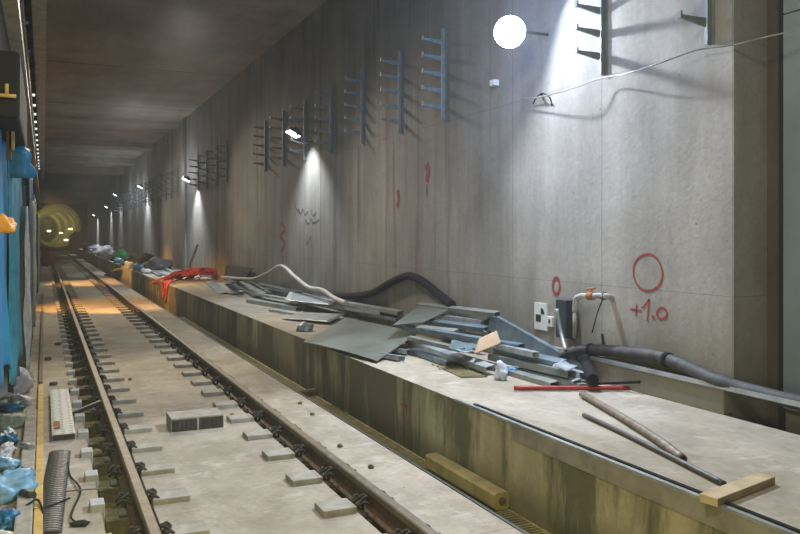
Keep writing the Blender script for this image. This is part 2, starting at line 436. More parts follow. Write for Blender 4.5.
# ---------------------------------------------------------------- helpers for debris
def channel(p0, p1, w=.09, h=.05, mat='galv', label='', roll=0, t=.004, group=None, name='steel_channel', cat='steel channel', lips=True):
    p0 = Vector(p0); p1 = Vector(p1)
    up = Matrix.Rotation(roll, 3, (p1 - p0).normalized()) @ Vector((0, 0, 1))
    # open side down: a web on top with two flanges
    W = w / 2
    prof = [(-W, -h), (-W, 0), (W, 0), (W, -h), (W - t, -h), (W - t, -t), (-W + t, -t), (-W + t, -h)]
    if lips: prof = [(-W, -h), (-W, 0), (W, 0), (W, -h), (W - .018, -h), (W - .018, -h + t), (W - t, -h + t), (W - t, -t), (-W + t, -t), (-W + t, -h + t), (-W + .018, -h + t), (-W + .018, -h)]
    o = MB().prism(prof, p0, p1, up).build(name, mat)
    return tag(o, label, cat, group)
def sheet(corners, mat, label, t=.004, bend=.0, name='metal_sheet', cat='metal sheet', n=8, crumple=0):
    a, b_, c, d = [Vector(p) for p in corners]; vs = []
    for i in range(n + 1):
        for j in range(n + 1):
            u, v = i / n, j / n
            p = a * (1 - u) * (1 - v) + b_ * u * (1 - v) + c * u * v + d * (1 - u) * v
            p.z += bend * 4 * u * (1 - u) + crumple * noise.noise(p * 9)
            vs.append(p)
    fs = [(i * (n + 1) + j, i * (n + 1) + j + 1, (i + 1) * (n + 1) + j + 1, (i + 1) * (n + 1) + j) for i in range(n) for j in range(n)]
    o = MB().add(vs, fs, crumple > 0).build(name, mat, solid=t)
    return tag(o, label, cat)
def pz(px, py, h=0.0, gap=.14):
    p = atz(px, py, PLAT + h)
    if p.x > WX - gap:
        p = atx(px, py, WX - gap); p.z = max(p.z, PLAT + h)
    return p
def px_on(px, X):
    p = atx(px, 235, X); p.z = PLAT; return p
def blob(name, loc, size, mat, label, cat='bag', seed=0, crump=.35, sub=4, neck=False, group=None):
    bm = bmesh.new(); bmesh.ops.create_icosphere(bm, subdivisions=sub, radius=1)
    for v in bm.verts:
        p = v.co.copy(); o = Vector((seed * 7.3, seed * 3.1, seed))
        k = 1 + crump * (noise.noise(p * 1.6 + o) + .6 * abs(noise.noise(p * 4 + o)) + .3 * noise.noise(p * 9 + o))
        v.co = p * k
        if neck and p.z > .75: v.co.z += (p.z - .75) * 2.2; v.co.x *= .6; v.co.y *= .6
        if v.co.z < -.55: v.co.z = -.55 + (v.co.z + .55) * .1
        v.co = Vector((v.co.x * size[0] / 2, v.co.y * size[1] / 2, (v.co.z + .6) * size[2] / 1.7))
    me = bpy.data.meshes.new(name); bm.to_mesh(me); bm.free(); me.materials.append(M[mat])
    for p in me.polygons: p.use_smooth = True
    o = bpy.data.objects.new(name, me); col.objects.link(o); o.location = loc; o.rotation_euler.z = seed
    return tag(o, label, cat, group)

# ---------------------------------------------------------------- near pile of steel sections
pile = [  # px,py,height above platform at both ends, width, depth, material, label
 ((505, 386, .0), (440, 362, .0)),
]
CH = [
 # (x0,y0,h0,x1,y1,h1,w,h,mat,label)
 (555, 382, .05, 452, 353, .05, .10, .05, 'galv_dull', 'lowest dull steel channel of the near pile, along its platform side'),
 (577, 380, .07, 520, 367, .07, .09, .06, 'galv', 'bottom bright channel whose open end faces the red bar'),
 (572, 371, .14, 492, 354, .14, .10, .06, 'galv_dull', 'wide beige-grey channel in the middle of the near pile front'),
 (563, 361, .20, 497, 347, .20, .10, .05, 'galv_blue', 'blue-grey channel on the near pile just right of the cardboard'),
 (536, 352, .25, 475, 338, .25, .08, .05, 'galv', 'pale channel passing behind the piece of cardboard'),
 (521, 344, .28, 405, 325, .26, .09, .05, 'galv_blue', 'long blue channel through the middle of the near pile'),
 (490, 366, .09, 408, 338, .09, .10, .06, 'galv', 'bright channel in front left of the near pile, ending left of the cardboard'),
 (450, 361, .06, 412, 348, .06, .09, .05, 'galv_blue', 'short dark channel beneath the front left end of the near pile'),
 (497, 312, .40, 418, 303, .36, .09, .05, 'galv_dull', 'topmost pale channel of the near pile against the wall'),
 (484, 320, .36, 430, 313, .34, .10, .06, 'galv', 'channel second from the top of the near pile'),
 (486, 327, .32, 425, 319, .31, .09, .05, 'galv_blue', 'dark channel third from the top of the near pile'),
 (456, 330, .28, 418, 326, .28, .10, .03, 'galv_dull', 'stubby wide channel end sticking out of the near pile'),
 (462, 348, .2, 410, 336, .2, .08, .04, 'galv_dull', 'narrow channel lying left of the cardboard in the near pile'),
]
for q in CH:
    channel(pz(q[0], q[1], q[2]), pz(q[3], q[4], q[5]), q[6], q[7], q[8], q[9], roll=random.uniform(-.25, .25))
# big deep channel leaning down from the wall to the right end of the pile
p0 = atx(492, 313, WX - .12); p1 = pz(586, 366, .12)
channel(p0, p1, .05, .20, 'galv_blue', 'long deep blue-grey channel sloping down behind the near pile', t=.005, lips=False)
# open ends at the right tip
for (x, y, h, dx, dy, lab) in ((585, 373, .10, -30, -9, 'short bright channel stub at the tip of the near pile, on top'), (584, 384, .04, -34, -9, 'short bright channel stub at the tip of the near pile, below the other')):
    channel(pz(x, y, h), pz(x + dx, y + dy, h), .11, .05, 'galv', lab, roll=.1)
sheet([pz(566, 372, .14), pz(578, 366, .17), pz(562, 360, .2), pz(552, 366, .19)], 'galv', 'small crumpled bright metal flap near the tip of the near pile', crumple=.02)
sheet([pz(452, 340, .23), pz(482, 345, .2), pz(470, 352, .18), pz(448, 350, .2)], 'galv_blue', 'torn bluish metal offcut beside the cardboard', crumple=.03)
sheet([pz(474, 354, .17), pz(479, 338, .3), pz(497, 331, .36), pz(501, 343, .27)], 'card', 'tan cardboard piece lying on the near pile of steel', t=.006, name='cardboard_piece', cat='cardboard', crumple=.01)
sheet([pz(393, 325, .3), pz(424, 322, .32), pz(450, 309, .38), pz(420, 305, .34)], 'plate', 'small dull green-grey metal sheet between the big plate and the near pile')
sheet([pz(484, 322, .28), pz(489, 335, .2), pz(498, 327, .3), pz(494, 312, .36)], 'dark_steel', 'dark bent metal offcut between channel ends at the top of the near pile', crumple=.02)
# small offcuts beneath the corner of the plate
for x, y, lab in ((402, 356, 'small bright channel offcut under the right corner of the big plate'), (410, 350, 'second small channel offcut tucked behind the plate corner')):
    channel(pz(x, y, .06), pz(x - 18, y - 3, .06), .1, .05, 'galv', lab, roll=.15)
# big plate
sheet([pz(303, 342, .035), pz(377, 361, .03), pz(418, 333, .16), pz(344, 319, .20)], 'plate', 'large flat zinc plate overhanging the platform edge', name='metal_plate', cat='metal plate', t=.008, bend=.015)
# bag, blue scrap, dirt beside the pile
blob('plastic_bag', pz(501, 380), (.12, .1, .15), 'foil', 'small clear crumpled plastic bag in front of the near pile', seed=2, crump=.6, sub=3)
blob('rag', pz(512, 375), (.14, .1, .07), 'blue', 'small dark blue scrap of film beside the clear bag', 'rag', seed=3, crump=.7, sub=3)
blob('stone', pz(520, 377), (.07, .07, .05), 'pad', 'small grey stone in front of the near pile', 'stone', seed=4, sub=2)
sheet([pz(436, 366, .004), pz(462, 378, .004), pz(488, 377, .004), pz(452, 362, .004)], 'mud', 'patch of brown dirt on the platform in front of the near pile', name='dirt_patch', cat='dirt', t=.004, crumple=.002)
rr = random.Random(4)
for i in range(9):
    blob('rubble_bit', pz(430 + rr.uniform(0, 45), 364 + rr.uniform(-2, 6) , 0), (.04, .03, .02), 'pad', 'crumb of pale rubble on the brown dirt patch', 'rubble', seed=i, sub=2, group='crumbs of rubble on the dirt patch')

# ---------------------------------------------------------------- middle pile
MID = [
 (385, 312, .12, 326, 304, .12, .16, .05, 'galv_dull', 'broad brown-grey channel behind the big plate'),
 (400, 311, .2, 342, 301, .2, .10, .05, 'galv_dull', 'thin pale channel against the wall behind the big plate'),
 (398, 318, .1, 352, 308, .14, .10, .04, 'galv_blue', 'dark channel just above the far edge of the big plate'),
 (335, 306, .12, 256, 293, .10, .18, .04, 'galv', 'wide bright channel sloping along the middle pile'),
 (336, 299, .18, 264, 287, .14, .12, .04, 'galv_blue', 'bluish channel along the wall in the middle pile'),
 (300, 307, .07, 250, 299, .07, .16, .07, 'galv', 'pale square-ended channel at the front of the middle pile'),
 (298, 313, .04, 272, 309, .04, .12, .04, 'galv', 'short pale channel in front of the middle pile'),
 (300, 291, .2, 262, 283, .16, .10, .04, 'galv', 'narrow bright channel high on the middle pile'),
 (266, 293, .06, 243, 281, .06, .19, .05, 'galv', 'bright channel on the right of the far pile'),
 (258, 296, .04, 240, 286, .04, .19, .04, 'galv_blue', 'bluish channel on the right of the far pile, nearest the platform edge'),
 (272, 292, .1, 250, 279, .1, .10, .04, 'galv_dull', 'dull channel on the far pile, nearest the wall'),
 (223, 293, .03, 208, 281, .06, .19, .04, 'galv_blue', 'dark channel nearest the red net'),
 (240, 292, .05, 220, 283, .09, .19, .05, 'galv', 'bright channel of the small stack beside the red net'),
 (234, 293, .04, 214, 284, .04, .19, .05, 'galv', 'lower channel of the small stack beside the red net'),
 (240, 289, .09, 228, 278, .26, .12, .04, 'galv_blue', 'back channel of the small stack beside the leaning board'),
]
for q in MID:
    channel(pz(q[0], q[1], q[2]), pz(q[3], q[4], q[5]), q[6], q[7], q[8], q[9], roll=random.uniform(-.2, .2), t=.006)
sheet([pz(281, 318.5, .02), pz(330, 322, .05), pz(345, 314, .07), pz(300, 312, .05)], 'galv_dull', 'thin pale metal sheet left of the big plate', crumple=.01)
sheet([pz(285, 300, .16), pz(330, 305, .18), pz(338, 299, .2), pz(290, 291, .2)], 'galv', 'bright bluish-white sheet on the middle pile', crumple=.01)
blob('crumpled_sheet', pz(304, 331), (.22, .2, .12), 'galv_dull', 'crumpled pale scrap under the left side of the big plate', 'scrap', seed=6, crump=.7, sub=3)
channel(pz(224, 282, .05), pz(233, 281, .32), .12, .05, 'galv', 'bright channel piece standing up beside the leaning board', t=.008)
# leaning board behind
sheet([pz(224, 280, .02), pz(240, 285, .02), atx(253, 268, WX - .06), atx(226, 265, WX - .06)], 'dark_steel', 'grey-brown board leaning on the wall behind the small steel stack', name='leaning_board', cat='board', t=.02)
# stick
tag(MB().prism([(-.03, -.015), (.03, -.015), (.03, .015), (-.03, .015)], pz(187, 273, .05), pz(196, 272, 0) + Vector((.0, -.3, .9))).build('wooden_stake', 'timber_dark'), 'dark wooden stake standing up out of the red net', 'stake')

# red net: loops of plastic strips heaped up
b = MB(); rr = random.Random(11)
c0 = pz(196, 280); ax = (pz(226, 276) - pz(168, 284)) / 2; side = Vector((.85, .5, 0))
for i in range(46):
    pts = []; ph = rr.uniform(0, 6.28); ca = rr.uniform(-.7, .7); cb = rr.uniform(-.5, .5); ra = rr.uniform(.2, .45)
    for k in range(9):
        t = ph + k * .8
        u = ca + ra * math.cos(t) * rr.uniform(.7, 1.2); v = cb + ra * math.sin(t) * rr.uniform(.7, 1.2)
        h = max(0, 1 - u * u - v * v * .6) * .3
        pts.append(c0 + ax * u + side * v + Vector((0, 0, .03 + h * rr.uniform(.5, 1.1))))
    b.tube(smooth_path(pts, 3), rr.uniform(.014, .03), 5)
net = b.build('red_net', 'net')
tag(net, 'tangled heap of bright red plastic netting on the platform', 'netting')
b = MB()
for i in range(9):
    p = pz(166 + i * .9, 285 - i * .3); q = Vector((PEDGE - .03 - rr.uniform(0, .03), p.y, PLAT - rr.uniform(.15, .5)))
    b.tube(smooth_path([p + Vector((.15, 0, .08)), Vector((PEDGE + .02, p.y, PLAT + .04)), Vector((PEDGE - .04, p.y + rr.uniform(-.2, .2), PLAT - .06)), q], 3), rr.uniform(.015, .03), 5)
b.build('hanging_strips', 'net', net)

# ---------------------------------------------------------------- far bags and rubbish on the platform
far = [
 ('cement_bag', 158, 264, (.9, .9, .5), 'grey_bag', 'grey sack lying on the far platform by the wall joint', 'sack'),
 ('rubbish_bag', 141, 266, (1.0, 1.1, .55), 'black', 'black rubbish bag left of the grey sack', 'bag'),
 ('rubbish_bag', 131, 258, (.55, .8, .32), 'blue', 'blue bag between the green and black bags', 'bag'),
 ('rubbish_bag', 121, 255.5, (.6, 1.0, .55), 'green', 'bright green bag on the far platform', 'bag'),
 ('rubbish_bag', 112, 254, (.7, 1.0, .25), 'grey_bag', 'low grey bag just beyond the green bag', 'bag'),
 ('rubbish_bag', 103, 250, (1.0, 1.6, .62), 'white_bag', 'large white bag beyond the green bag', 'bag'),
 ('rubbish_bag', 95, 249, (.9, 1.6, .55), 'white_bag', 'small white bag next to the large white bag', 'bag'),
 ('rubbish_bag', 91, 247, (1.1, 1.5, .5), 'grey_bag', 'farthest grey bag on the platform', 'bag'),
]
for i, (n_, x, y, s_, m, lab, cat) in enumerate(far):
    X = (3.85, 3.8, 3.75, 3.7, 3.6, 3.6, 3.6, 3.8)[i]
    blob(n_, px_on(x, X), s_, m, lab, cat, seed=i + 10, crump=.5, sub=3)
rr = random.Random(21)
for i in range(14):
    x = 86 + i * 4.6; blob('rubbish_bag', px_on(x, rr.uniform(3.14, 3.22)), (.2, .4, rr.uniform(.15, .3)), rr.choice(['white_bag', 'grey_bag', 'linen', 'blue_light', 'white_bag', 'black']), 'small scrap bag in the row of rubbish along the far platform edge', 'bag', seed=70 + i, crump=.6, sub=2, group='small scrap bags on the far platform')
for i, (px_, h, lab) in enumerate(((78, 1.6, 'pale heap of film at the far end of the platform'), (84, 1.3, 'second pale heap of film beside the farthest one'))):
    p = px_on(px_, 3.75 if i else 3.5); blob('film_heap', p, (.6, 1.8, h), 'white_bag', lab, 'heap', seed=30 + i, crump=.6, sub=3)
sheet([pz(150, 270, .04), pz(170, 276, .04), pz(182, 270, .06), pz(160, 266, .06)], 'galv', 'pale metal sheet lying beyond the red net')
channel(pz(178, 274, .1), pz(160, 265, .14), .12, .05, 'galv', 'pale channel lying beyond the red net beside the grey sack', t=.01)
channel(pz(160, 275, .05), pz(150, 270, .05), .12, .05, 'galv_dull', 'dull channel at the platform edge beyond the red net', t=.01)
# plank leaning against the platform far off
tag(MB().prism([(-.1, -.02), (.1, -.02), (.1, .02), (-.1, .02)], atz(106, 275, .05), (PEDGE - .12, atx(123, 265, PEDGE).y, .5)).build('plank', 'timber'), 'wooden plank leaning from the track slab up to the far platform edge', 'plank')
# dark plate standing in for a slot in the slab
tag(MB().box(-.22, .22, -.25, .25, 0, .012).build('slab_slot', 'dark_steel'), 'far dark slot in the slab between the rails', 'slab slot').location = atz(70, 265, SLAB)

# ---------------------------------------------------------------- things on the near platform
def pipe(pts, r, mat, name, lab, cat, wall=.7):
    o = empty(name, pts[0]); q = [Vector(p) - Vector(pts[0]) for p in pts]; sp = smooth_path(q, 5)
    MB().tube(sp, r, 14).build('pipe_body', mat, o)
    t = (q[-1] - q[-2]).normalized()
    MB().tube([q[-1] + t * .001, q[-1] + t * .003], r * wall, 14).build('bore', 'ink', o)
    return tag(o, lab, cat)
pipe([pz(582, 394, .03), pz(615, 413, .03), pz(655, 438, .028), pz(683, 459, .028)], .027, 'pipe_brown', 'steel_pipe', 'thicker grey-brown pipe with an open end lying on the near platform', 'pipe')
pipe([pz(584, 415, .018), pz(625, 434, .018), pz(675, 459, .018), pz(724, 484, .018)], .017, 'dark_steel', 'steel_rod', 'thinner dark rod lying on the near platform edge side of the pipe', 'rod', .5)
pipe([pz(514, 388, .025), pz(570, 388, .025), pz(629, 388, .025)], .02, 'red_bar', 'red_bar', 'red painted bar lying in front of the tip of the steel pile', 'bar')
A, B_, D = pz(699, 502), pz(757, 480), pz(721, 509)
e1 = (B_ - A); e2 = (D - A); e2 = e2 - e1 * (e2.dot(e1) / e1.length_squared)
w = empty('timber_offcut', A); ang = math.atan2(e1.y, e1.x); w.rotation_euler.z = ang
MB().box(0, e1.length, -.10, .0, 0, .042).build('board', 'timber', w, bevel=.004)
tag(w, 'short pale timber offcut at the near platform edge', 'timber')
# squared timber lying in the gutter
lg = empty('gutter_timber', (2.95, 0, .03))
ya, yb = aty(0, 0, 1).y, 0
y_near = atx(496, 490, 2.9).y; y_far = atx(432, 455, 2.95).y
prof = [(-.062, -.045), (-.045, -.062), (.045, -.062), (.062, -.045), (.062, .045), (.045, .062), (-.045, .062), (-.062, .045)]
MB().prism(prof, (0, y_near, 0), (0, y_far, 0)).build('beam', 'timber_beam', lg)
MB().tube([(0, y_near - .001, 0), (0, y_near - .004, 0)], .03, 14).build('hollow_dark', 'timber_dark', lg)  # dark disc painting the shade of the hollow end
tag(lg, 'yellowish squared timber beam lying in the gutter below the platform', 'timber')

# hose along the wall on the curb
hp = [(546, 352, 4.30, None)]
pts = []
for px_, py_, X in ((562, 356, 4.45), (578, 351, 4.52), (592, 350, 4.57), (612, 351, 4.60), (640, 354, 4.60), (665, 359, 4.60), (690, 369, 4.6), (715, 380, 4.59), (740, 388, 4.6), (770, 396, 4.6), (800, 403, 4.6), (850, 417, 4.6)):
    pts.append(atx(px_, py_, X))
h = MB().tube(smooth_path(pts, 6), .052, 16).build('thick_hose', 'hose_grey')
tag(h, 'thick dusty black hose lying along the curb and across the niche', 'hose')
b = MB()
for i in (11, 30): 
    sp = smooth_path(pts, 6); b.tube([sp[i], sp[i + 1]], .06, 16)
b.build('hose_collar', 'rubber', h)
# added black tube standing for the dark void under the hose
tag(MB().tube(smooth_path([atx(584, 357, 4.48), atx(588, 368, 4.45), pz(593, 380, .10), pz(612, 391, .05), pz(640, 400, .05)][:3] , 6), .05, 14).build('dark_void_tube', 'rubber'), 'black tube standing for the dark void behind the red bar', 'hose')
tag(MB().tube(smooth_path([pz(588, 384, .02), atx(640, 382, 4.54), atx(690, 396, 4.54), atx(760, 412, 4.545)][:2], 4), .012, 8).build('cable', 'rubber'), 'thin black cable at the foot of the curb', 'cable')
# arched hoses behind the piles
tag(MB().tube(smooth_path([atx(330, 296, 4.55), atx(352, 296, 4.6), atx(372, 293, 4.6), atx(392, 282, 4.6), atx(408, 276, 4.6), atx(422, 281, 4.6), atx(436, 292, 4.6), atx(452, 305, 4.55)], 6), .055, 12).build('black_hose', 'rubber'), 'black hose arching along the wall behind the big plate', 'hose')
tag(MB().tube(smooth_path([atx(222, 277, 4.5), atx(250, 279, 4.5), atx(266, 274, 4.5), atx(281, 266, 4.5), atx(294, 276, 4.45), atx(308, 287, 4.4), atx(322, 290, 4.35), atx(334, 298, 4.3), atx(346, 303, 4.25)], 6), .038, 12).build('pale_hose', 'hose_white'), 'pale hose humped over the middle steel pile', 'hose')

# ---------------------------------------------------------------- things on the wall
def wallbox(b, x0, y0, x1, y1, d0, d1, X=WX):
    p, q = atx(x0, y0, X), atx(x1, y1, X); return b.box(X - d1, X - d0, min(p.y, q.y), max(p.y, q.y), min(p.z, q.z), max(p.z, q.z))
# survey target board
t = empty('survey_target', (0, 0, 0))
wallbox(MB(), 535.5, 302, 548, 331, .004, .014).build('board', 'white_plastic', t)
b = MB(); wallbox(b, 537, 314, 542, 322, .0142, .0155); b.build('printed_mark', 'ink', t)
c_ = atx(542, 314); Y_, Z_ = c_.y, c_.z; rad = .065
b = MB(); vs = [(WX - .0155, Y_, Z_)] + [(WX - .0155, Y_ - rad * math.cos(a * math.pi / 16), Z_ + rad * math.sin(a * math.pi / 16)) for a in range(9)]
b.add(vs, [(0, i, i + 1) for i in range(1, 9)]); b.build('printed_mark', 'ink', t, solid=.001)
tag(t, 'white survey target board with black quarter marks on the wall', 'sign')
# cabinet with white plate
t = empty('wall_box', (0, 0, 0))
p, q = atx(555.5, 299, WX - .14), atx(566, 339, WX - .14)
MB().box(WX - .14, WX - .002, q.y, p.y, q.z, p.z).build('housing', 'meter', t, bevel=.006)
tag(t, 'slate-grey box mounted on the wall below the red oval', 'box')
t = empty('socket_plate', (0, 0, 0))
wallbox(MB(), 549, 316, 554.5, 327, 0, .03).build('plate', 'white_plastic', t, bevel=.004)
wallbox(MB(), 551, 319, 552.6, 323, .031, .034).build('socket_hole', 'ink', t)
tag(t, 'small white socket plate between the survey target and the grey box', 'socket')
# strut pipe
pipe([atx(556.5, 309, 4.36), atx(561, 332, 4.36), pz(566, 351, .28)], .018, 'galv_dull', 'leaning_tube', 'thin grey tube leaning against the slate-grey wall box', 'tube')
# lagged pipe with valve
t = empty('lagged_pipe', (0, 0, 0))
e0 = atx(575, 338, 4.5); e1_ = atx(576, 300, 4.5); e2_ = atx(584, 296, 4.5); e3 = atx(604, 296, 4.55); e4 = atx(612, 298, WX)
MB().tube(smooth_path([atx(575, 312, 4.5), e1_, atx(579, 297, 4.5), e2_, e3, e4], 6), .027, 14).build('pipe_body', 'pipe_lag', t)
MB().tube([e0, atx(575, 310, 4.5)], .022, 12).build('drop_pipe', 'drop', t)
p, q = atx(588, 296, 4.51), atx(594, 296, 4.52)
vb = MB().tube([p, q], .036, 14).tube([(p + q) / 2, (p + q) / 2 + Vector((0, 0, .06))], .012, 8).build('valve_body', 'rust', t)
m_ = (p + q) / 2 + Vector((0, 0, .062)); MB().tube([m_ - Vector((.0, .06, -.01)), m_ + Vector((0, .05, .0))], .009, 8).build('handle', 'rust', vb)
b = MB(); p, q = atx(602, 296, 4.55), atx(605, 296, 4.56); b.tube([p, q], .036, 14).build('flange', 'dark_steel', t)
tag(t, 'white clad elbow pipe with rusty orange valve coming out of the wall', 'pipe')
tag(MB().tube(smooth_path([atx(603, 299, 4.58), atx(598, 311, 4.6), atx(592, 333, 4.62)], 4), .006, 6).build('wire', 'rubber'), 'thin black wire hanging down from the clad pipe', 'wire')
tag(MB().tube(smooth_path([atx(602, 334, 4.64), atx(603, 345, 4.62), atx(601, 356, 4.6)], 4), .012, 6).build('stub_pipe', 'rubber'), 'short black stub rising from the curb behind the hose', 'stub')

# paint marks
def stroke(pts, w, mat, name, lab=None, X=WX, parent=None, closed=False, cat='paint mark', side=1, k=5):
    P_ = smooth_path([atx(x, y, X) for x, y in pts], k) if len(pts) > 2 else [atx(x, y, X) for x, y in pts]
    vs = []; off = Vector((-.003, 0, 0))
    for i, p in enumerate(P_):
        t = (P_[min(i + 1, len(P_) - 1)] - P_[max(i - 1, 0)]).normalized(); nn = Vector((0, -t.z, t.y)) * w / 2
        vs += [p + nn + off, p - nn + off]
    fs = [(2 * i, 2 * i + 1, 2 * i + 3, 2 * i + 2) for i in range(len(P_) - 1)]
    o = MB().add(vs, fs).build(name, mat, parent, solid=.001)
    if lab: tag(o, lab, cat)
    return o
circ = [(648 + 14.5 * math.cos(a) * (1 + .05 * math.sin(2 * a)), 272.5 + 18.5 * math.sin(a)) for a in [(-1.9 + k * 6.28318 / 14) for k in range(15)]]
stroke(circ, .018, 'red_paint', 'painted_circle', 'red painted oval on the wall above the painted number')
t = empty('painted_number', (0, 0, 0))
stroke([(630.5, 309), (642, 311)], .014, 'red_paint', 'plus_sign', parent=t); stroke([(637, 304.5), (636, 316)], .014, 'red_paint', 'plus_sign', parent=t)
stroke([(642, 308), (646, 304), (649.5, 299)], .014, 'red_paint', 'digit_one', parent=t); stroke([(649.5, 299), (647.5, 321)], .016, 'red_paint', 'digit_one', parent=t)
stroke([(652.5, 315.5), (654.5, 319)], .026, 'red_paint', 'decimal_point', parent=t)
stroke([(662 + 5 * math.cos(a), 313.5 + 5.5 * math.sin(a)) for a in [k * .6283 - 2 for k in range(11)]], .018, 'red_paint', 'digit_zero', parent=t)
tag(t, 'red painted text +1.0 on the wall under the oval', 'writing')
stroke([(556.5 + 3.5 * math.cos(a), 286 + 8 * math.sin(a)) for a in [k * .6283 for k in range(11)]], .035, 'red_faded', 'painted_oval', 'small faded red painted oval above the slate-grey box')
stroke([(427, 164), (428.5, 172), (427, 182)], .11, 'red_faded', 'painted_blot', 'magenta-red paint blot high on the wall right of the scribbles')
stroke([(427, 184), (427, 196)], .03, 'scribble', 'drip', 'dark drip mark under the magenta-red blot')
stroke([(398, 190), (399, 200), (397, 207)], .09, 'red_faded', 'painted_dab', 'dull red dab left of the magenta-red blot')
stroke([(281, 222), (285, 230), (280, 236), (285, 243), (281, 252)], .07, 'red_faded', 'painted_squiggle', 'red squiggle painted beside the bright lamp cone')
t = empty('wall_writing', (0, 0, 0))
for pts in ([(295, 201), (296, 208), (300, 213)], [(298, 208), (301, 214), (303, 209), (305, 215), (308, 211)], [(311, 209), (313, 216), (316, 212)], [(305, 220), (309, 224), (311, 218), (313, 223), (319, 220)], [(307, 235), (307, 245), (311, 236), (311, 247)]):
    stroke(pts, .035, 'scribble', 'pencil_line', parent=t, k=3)
tag(t, 'dark handwritten scribble lit by the nearer wall lamp', 'writing')
stroke([(401, 408 - 8), (401, 408 + 14)][:0] or [(404.5, 398), (404, 419)], .022, 'red_faded', 'red_cross_mark', 'small red cross painted on the platform face', X=PEDGE)
c2 = stroke([(401, 404), (408, 406.5)], .02, 'red_faded', 'cross_bar', X=PEDGE, parent=bpy.data.objects['red_cross_mark'])

# ---------------------------------------------------------------- cable racks
def make_rack():
    r = empty('cable_rack', (WX, 0, 0))
    MB().box(-.05, 0, -.014, .014, 3.37, 4.54).box(-.006, 0, -.04, .04, 3.37, 4.54).build('post', 'rack', r)
    for k in range(5):
        z = 3.53 + k * .207
        a = MB(); a.add([(-.06, -.012, z - .03), (-.06, -.012, z + .035), (-.31, -.012, z + .035), (-.31, -.012, z + .012), (-.06, .012, z - .03), (-.06, .012, z + .035), (-.31, .012, z + .035), (-.31, .012, z + .012)],
                        [(0, 1, 2, 3), (7, 6, 5, 4), (1, 5, 6, 2), (0, 3, 7, 4), (3, 2, 6, 7), (0, 4, 5, 1)])
        a.box(-.322, -.305, -.02, .02, z + .005, z + .06).build('arm', 'rack', r)
    note(r); return r
ordn = ['first', 'second', 'third', 'fourth', 'fifth', 'sixth', 'seventh', 'eighth', 'ninth', 'tenth', 'eleventh', 'twelfth']
r0 = make_rack(); ys = [4.54, 5.80, 8.95, 10.3, 11.75, 13.25, 14.8, 16.3, 17.8]
y = 22.0
while y < 58:
    if not 27.5 < y < 29.9: ys.append(y)
    y += 1.5
for i, y in enumerate(ys):
    o = r0 if i == 0 else copy_tree(r0)
    o.location.y = y
    if i < 9: tag(o, ['cable rack nearest the niche, with a wire tied to its foot', 'cable rack just right of the bright floodlight', 'cable rack nearest to the floodlight on its dim far side', 'second dim cable rack beyond the floodlight', 'third dim cable rack beyond the floodlight', 'fourth dim cable rack beyond the floodlight', 'cable rack that the nearer wall lamp hangs against', 'cable rack lit white just beyond the nearer wall lamp', 'second cable rack beyond the nearer wall lamp'][i], 'cable rack', 'cable racks along the wall')
    else: tag(o, 'small distant steel cable rack high on the wall beyond the nearer wall lamp', 'cable rack', 'distant cable racks')

# wire strung below the racks
wp = [(520, 99), (540, 97), (570, 89), (600, 78.5), (625, 74), (660, 63), (690, 52), (706, 48.3), (733, 45)]
pts = [atx(x, y, WX - (.08, .1, .16, .09, .16, .18, .12, .09, .05)[i]) for i, (x, y) in enumerate(wp)] + [atx(770, 36, WX + .1), atx(830, 24, WX + .2)]
tag(MB().tube(smooth_path(pts, 5), .0065, 6).build('wire', 'galv_dull'), 'thin wire strung along the wall below the two nearest cable racks', 'wire')
tag(MB().tube(smooth_path([atx(533, 104, WX - .02), atx(537, 97, WX - .06), atx(543, 93.5, WX - .08), atx(550, 98, WX - .05), atx(552, 106, WX - .02)], 5), .007, 6).tube([atx(541, 94, WX), atx(542, 94, WX - .09)], .012, 8).build('wire_hook', 'rubber'), 'looped wire on a small wall hook below the floodlight', 'wire')
tag(wallbox(MB(), 495, 81, 499, 85.5, 0, .07).build('wall_stub', 'white_plastic'), 'small white stub fixed to the wall below the floodlight', 'stub')
# niche panel
struct('door_1', MB().box(WX + .37, WX + .42, 1.5, 4.20, .62, 3.55).box(WX + .37, WX + .42, 1.5, 4.20, 3.56, CEIL - .1), 'door')

# ---------------------------------------------------------------- lamps
def spot(name, loc, target, power, angle, blend, colr, radius, parent=None, smooth=0):
    ld = bpy.data.lights.new(name, 'SPOT'); ld.energy = power; ld.color = colr; ld.spot_size = R(angle); ld.spot_blend = blend; ld.shadow_soft_size = radius
    o = bpy.data.objects.new(name, ld); col.objects.link(o); o.location = loc
    o.rotation_euler = (Vector(target) - Vector(loc)).to_track_quat('-Z', 'Y').to_euler()
    if smooth: falloff(ld, smooth)
    return o
def point(name, loc, power, colr, radius=.1, smooth=0):
    ld = bpy.data.lights.new(name, 'POINT'); ld.energy = power; ld.color = colr; ld.shadow_soft_size = radius
    o = bpy.data.objects.new(name, ld); col.objects.link(o); o.location = loc
    if smooth: falloff(ld, smooth)
    return o
def falloff(ld, s):
    ld.use_nodes = True; t = ld.node_tree; f = t.nodes.new('ShaderNodeLightFalloff'); f.inputs['Smooth'].default_value = s; f.inputs['Strength'].default_value = 1
    t.links.new(f.outputs['Quadratic'], t.nodes['Emission'].inputs['Strength'])
def area(name, loc, target, power, sx, sy, colr):
    ld = bpy.data.lights.new(name, 'AREA'); ld.shape = 'RECTANGLE'; ld.size = sx; ld.size_y = sy; ld.energy = power; ld.color = colr
    o = bpy.data.objects.new(name, ld); col.objects.link(o); o.location = loc
    o.rotation_euler = (Vector(target) - Vector(loc)).to_track_quat('-Z', 'Y').to_euler(); return o

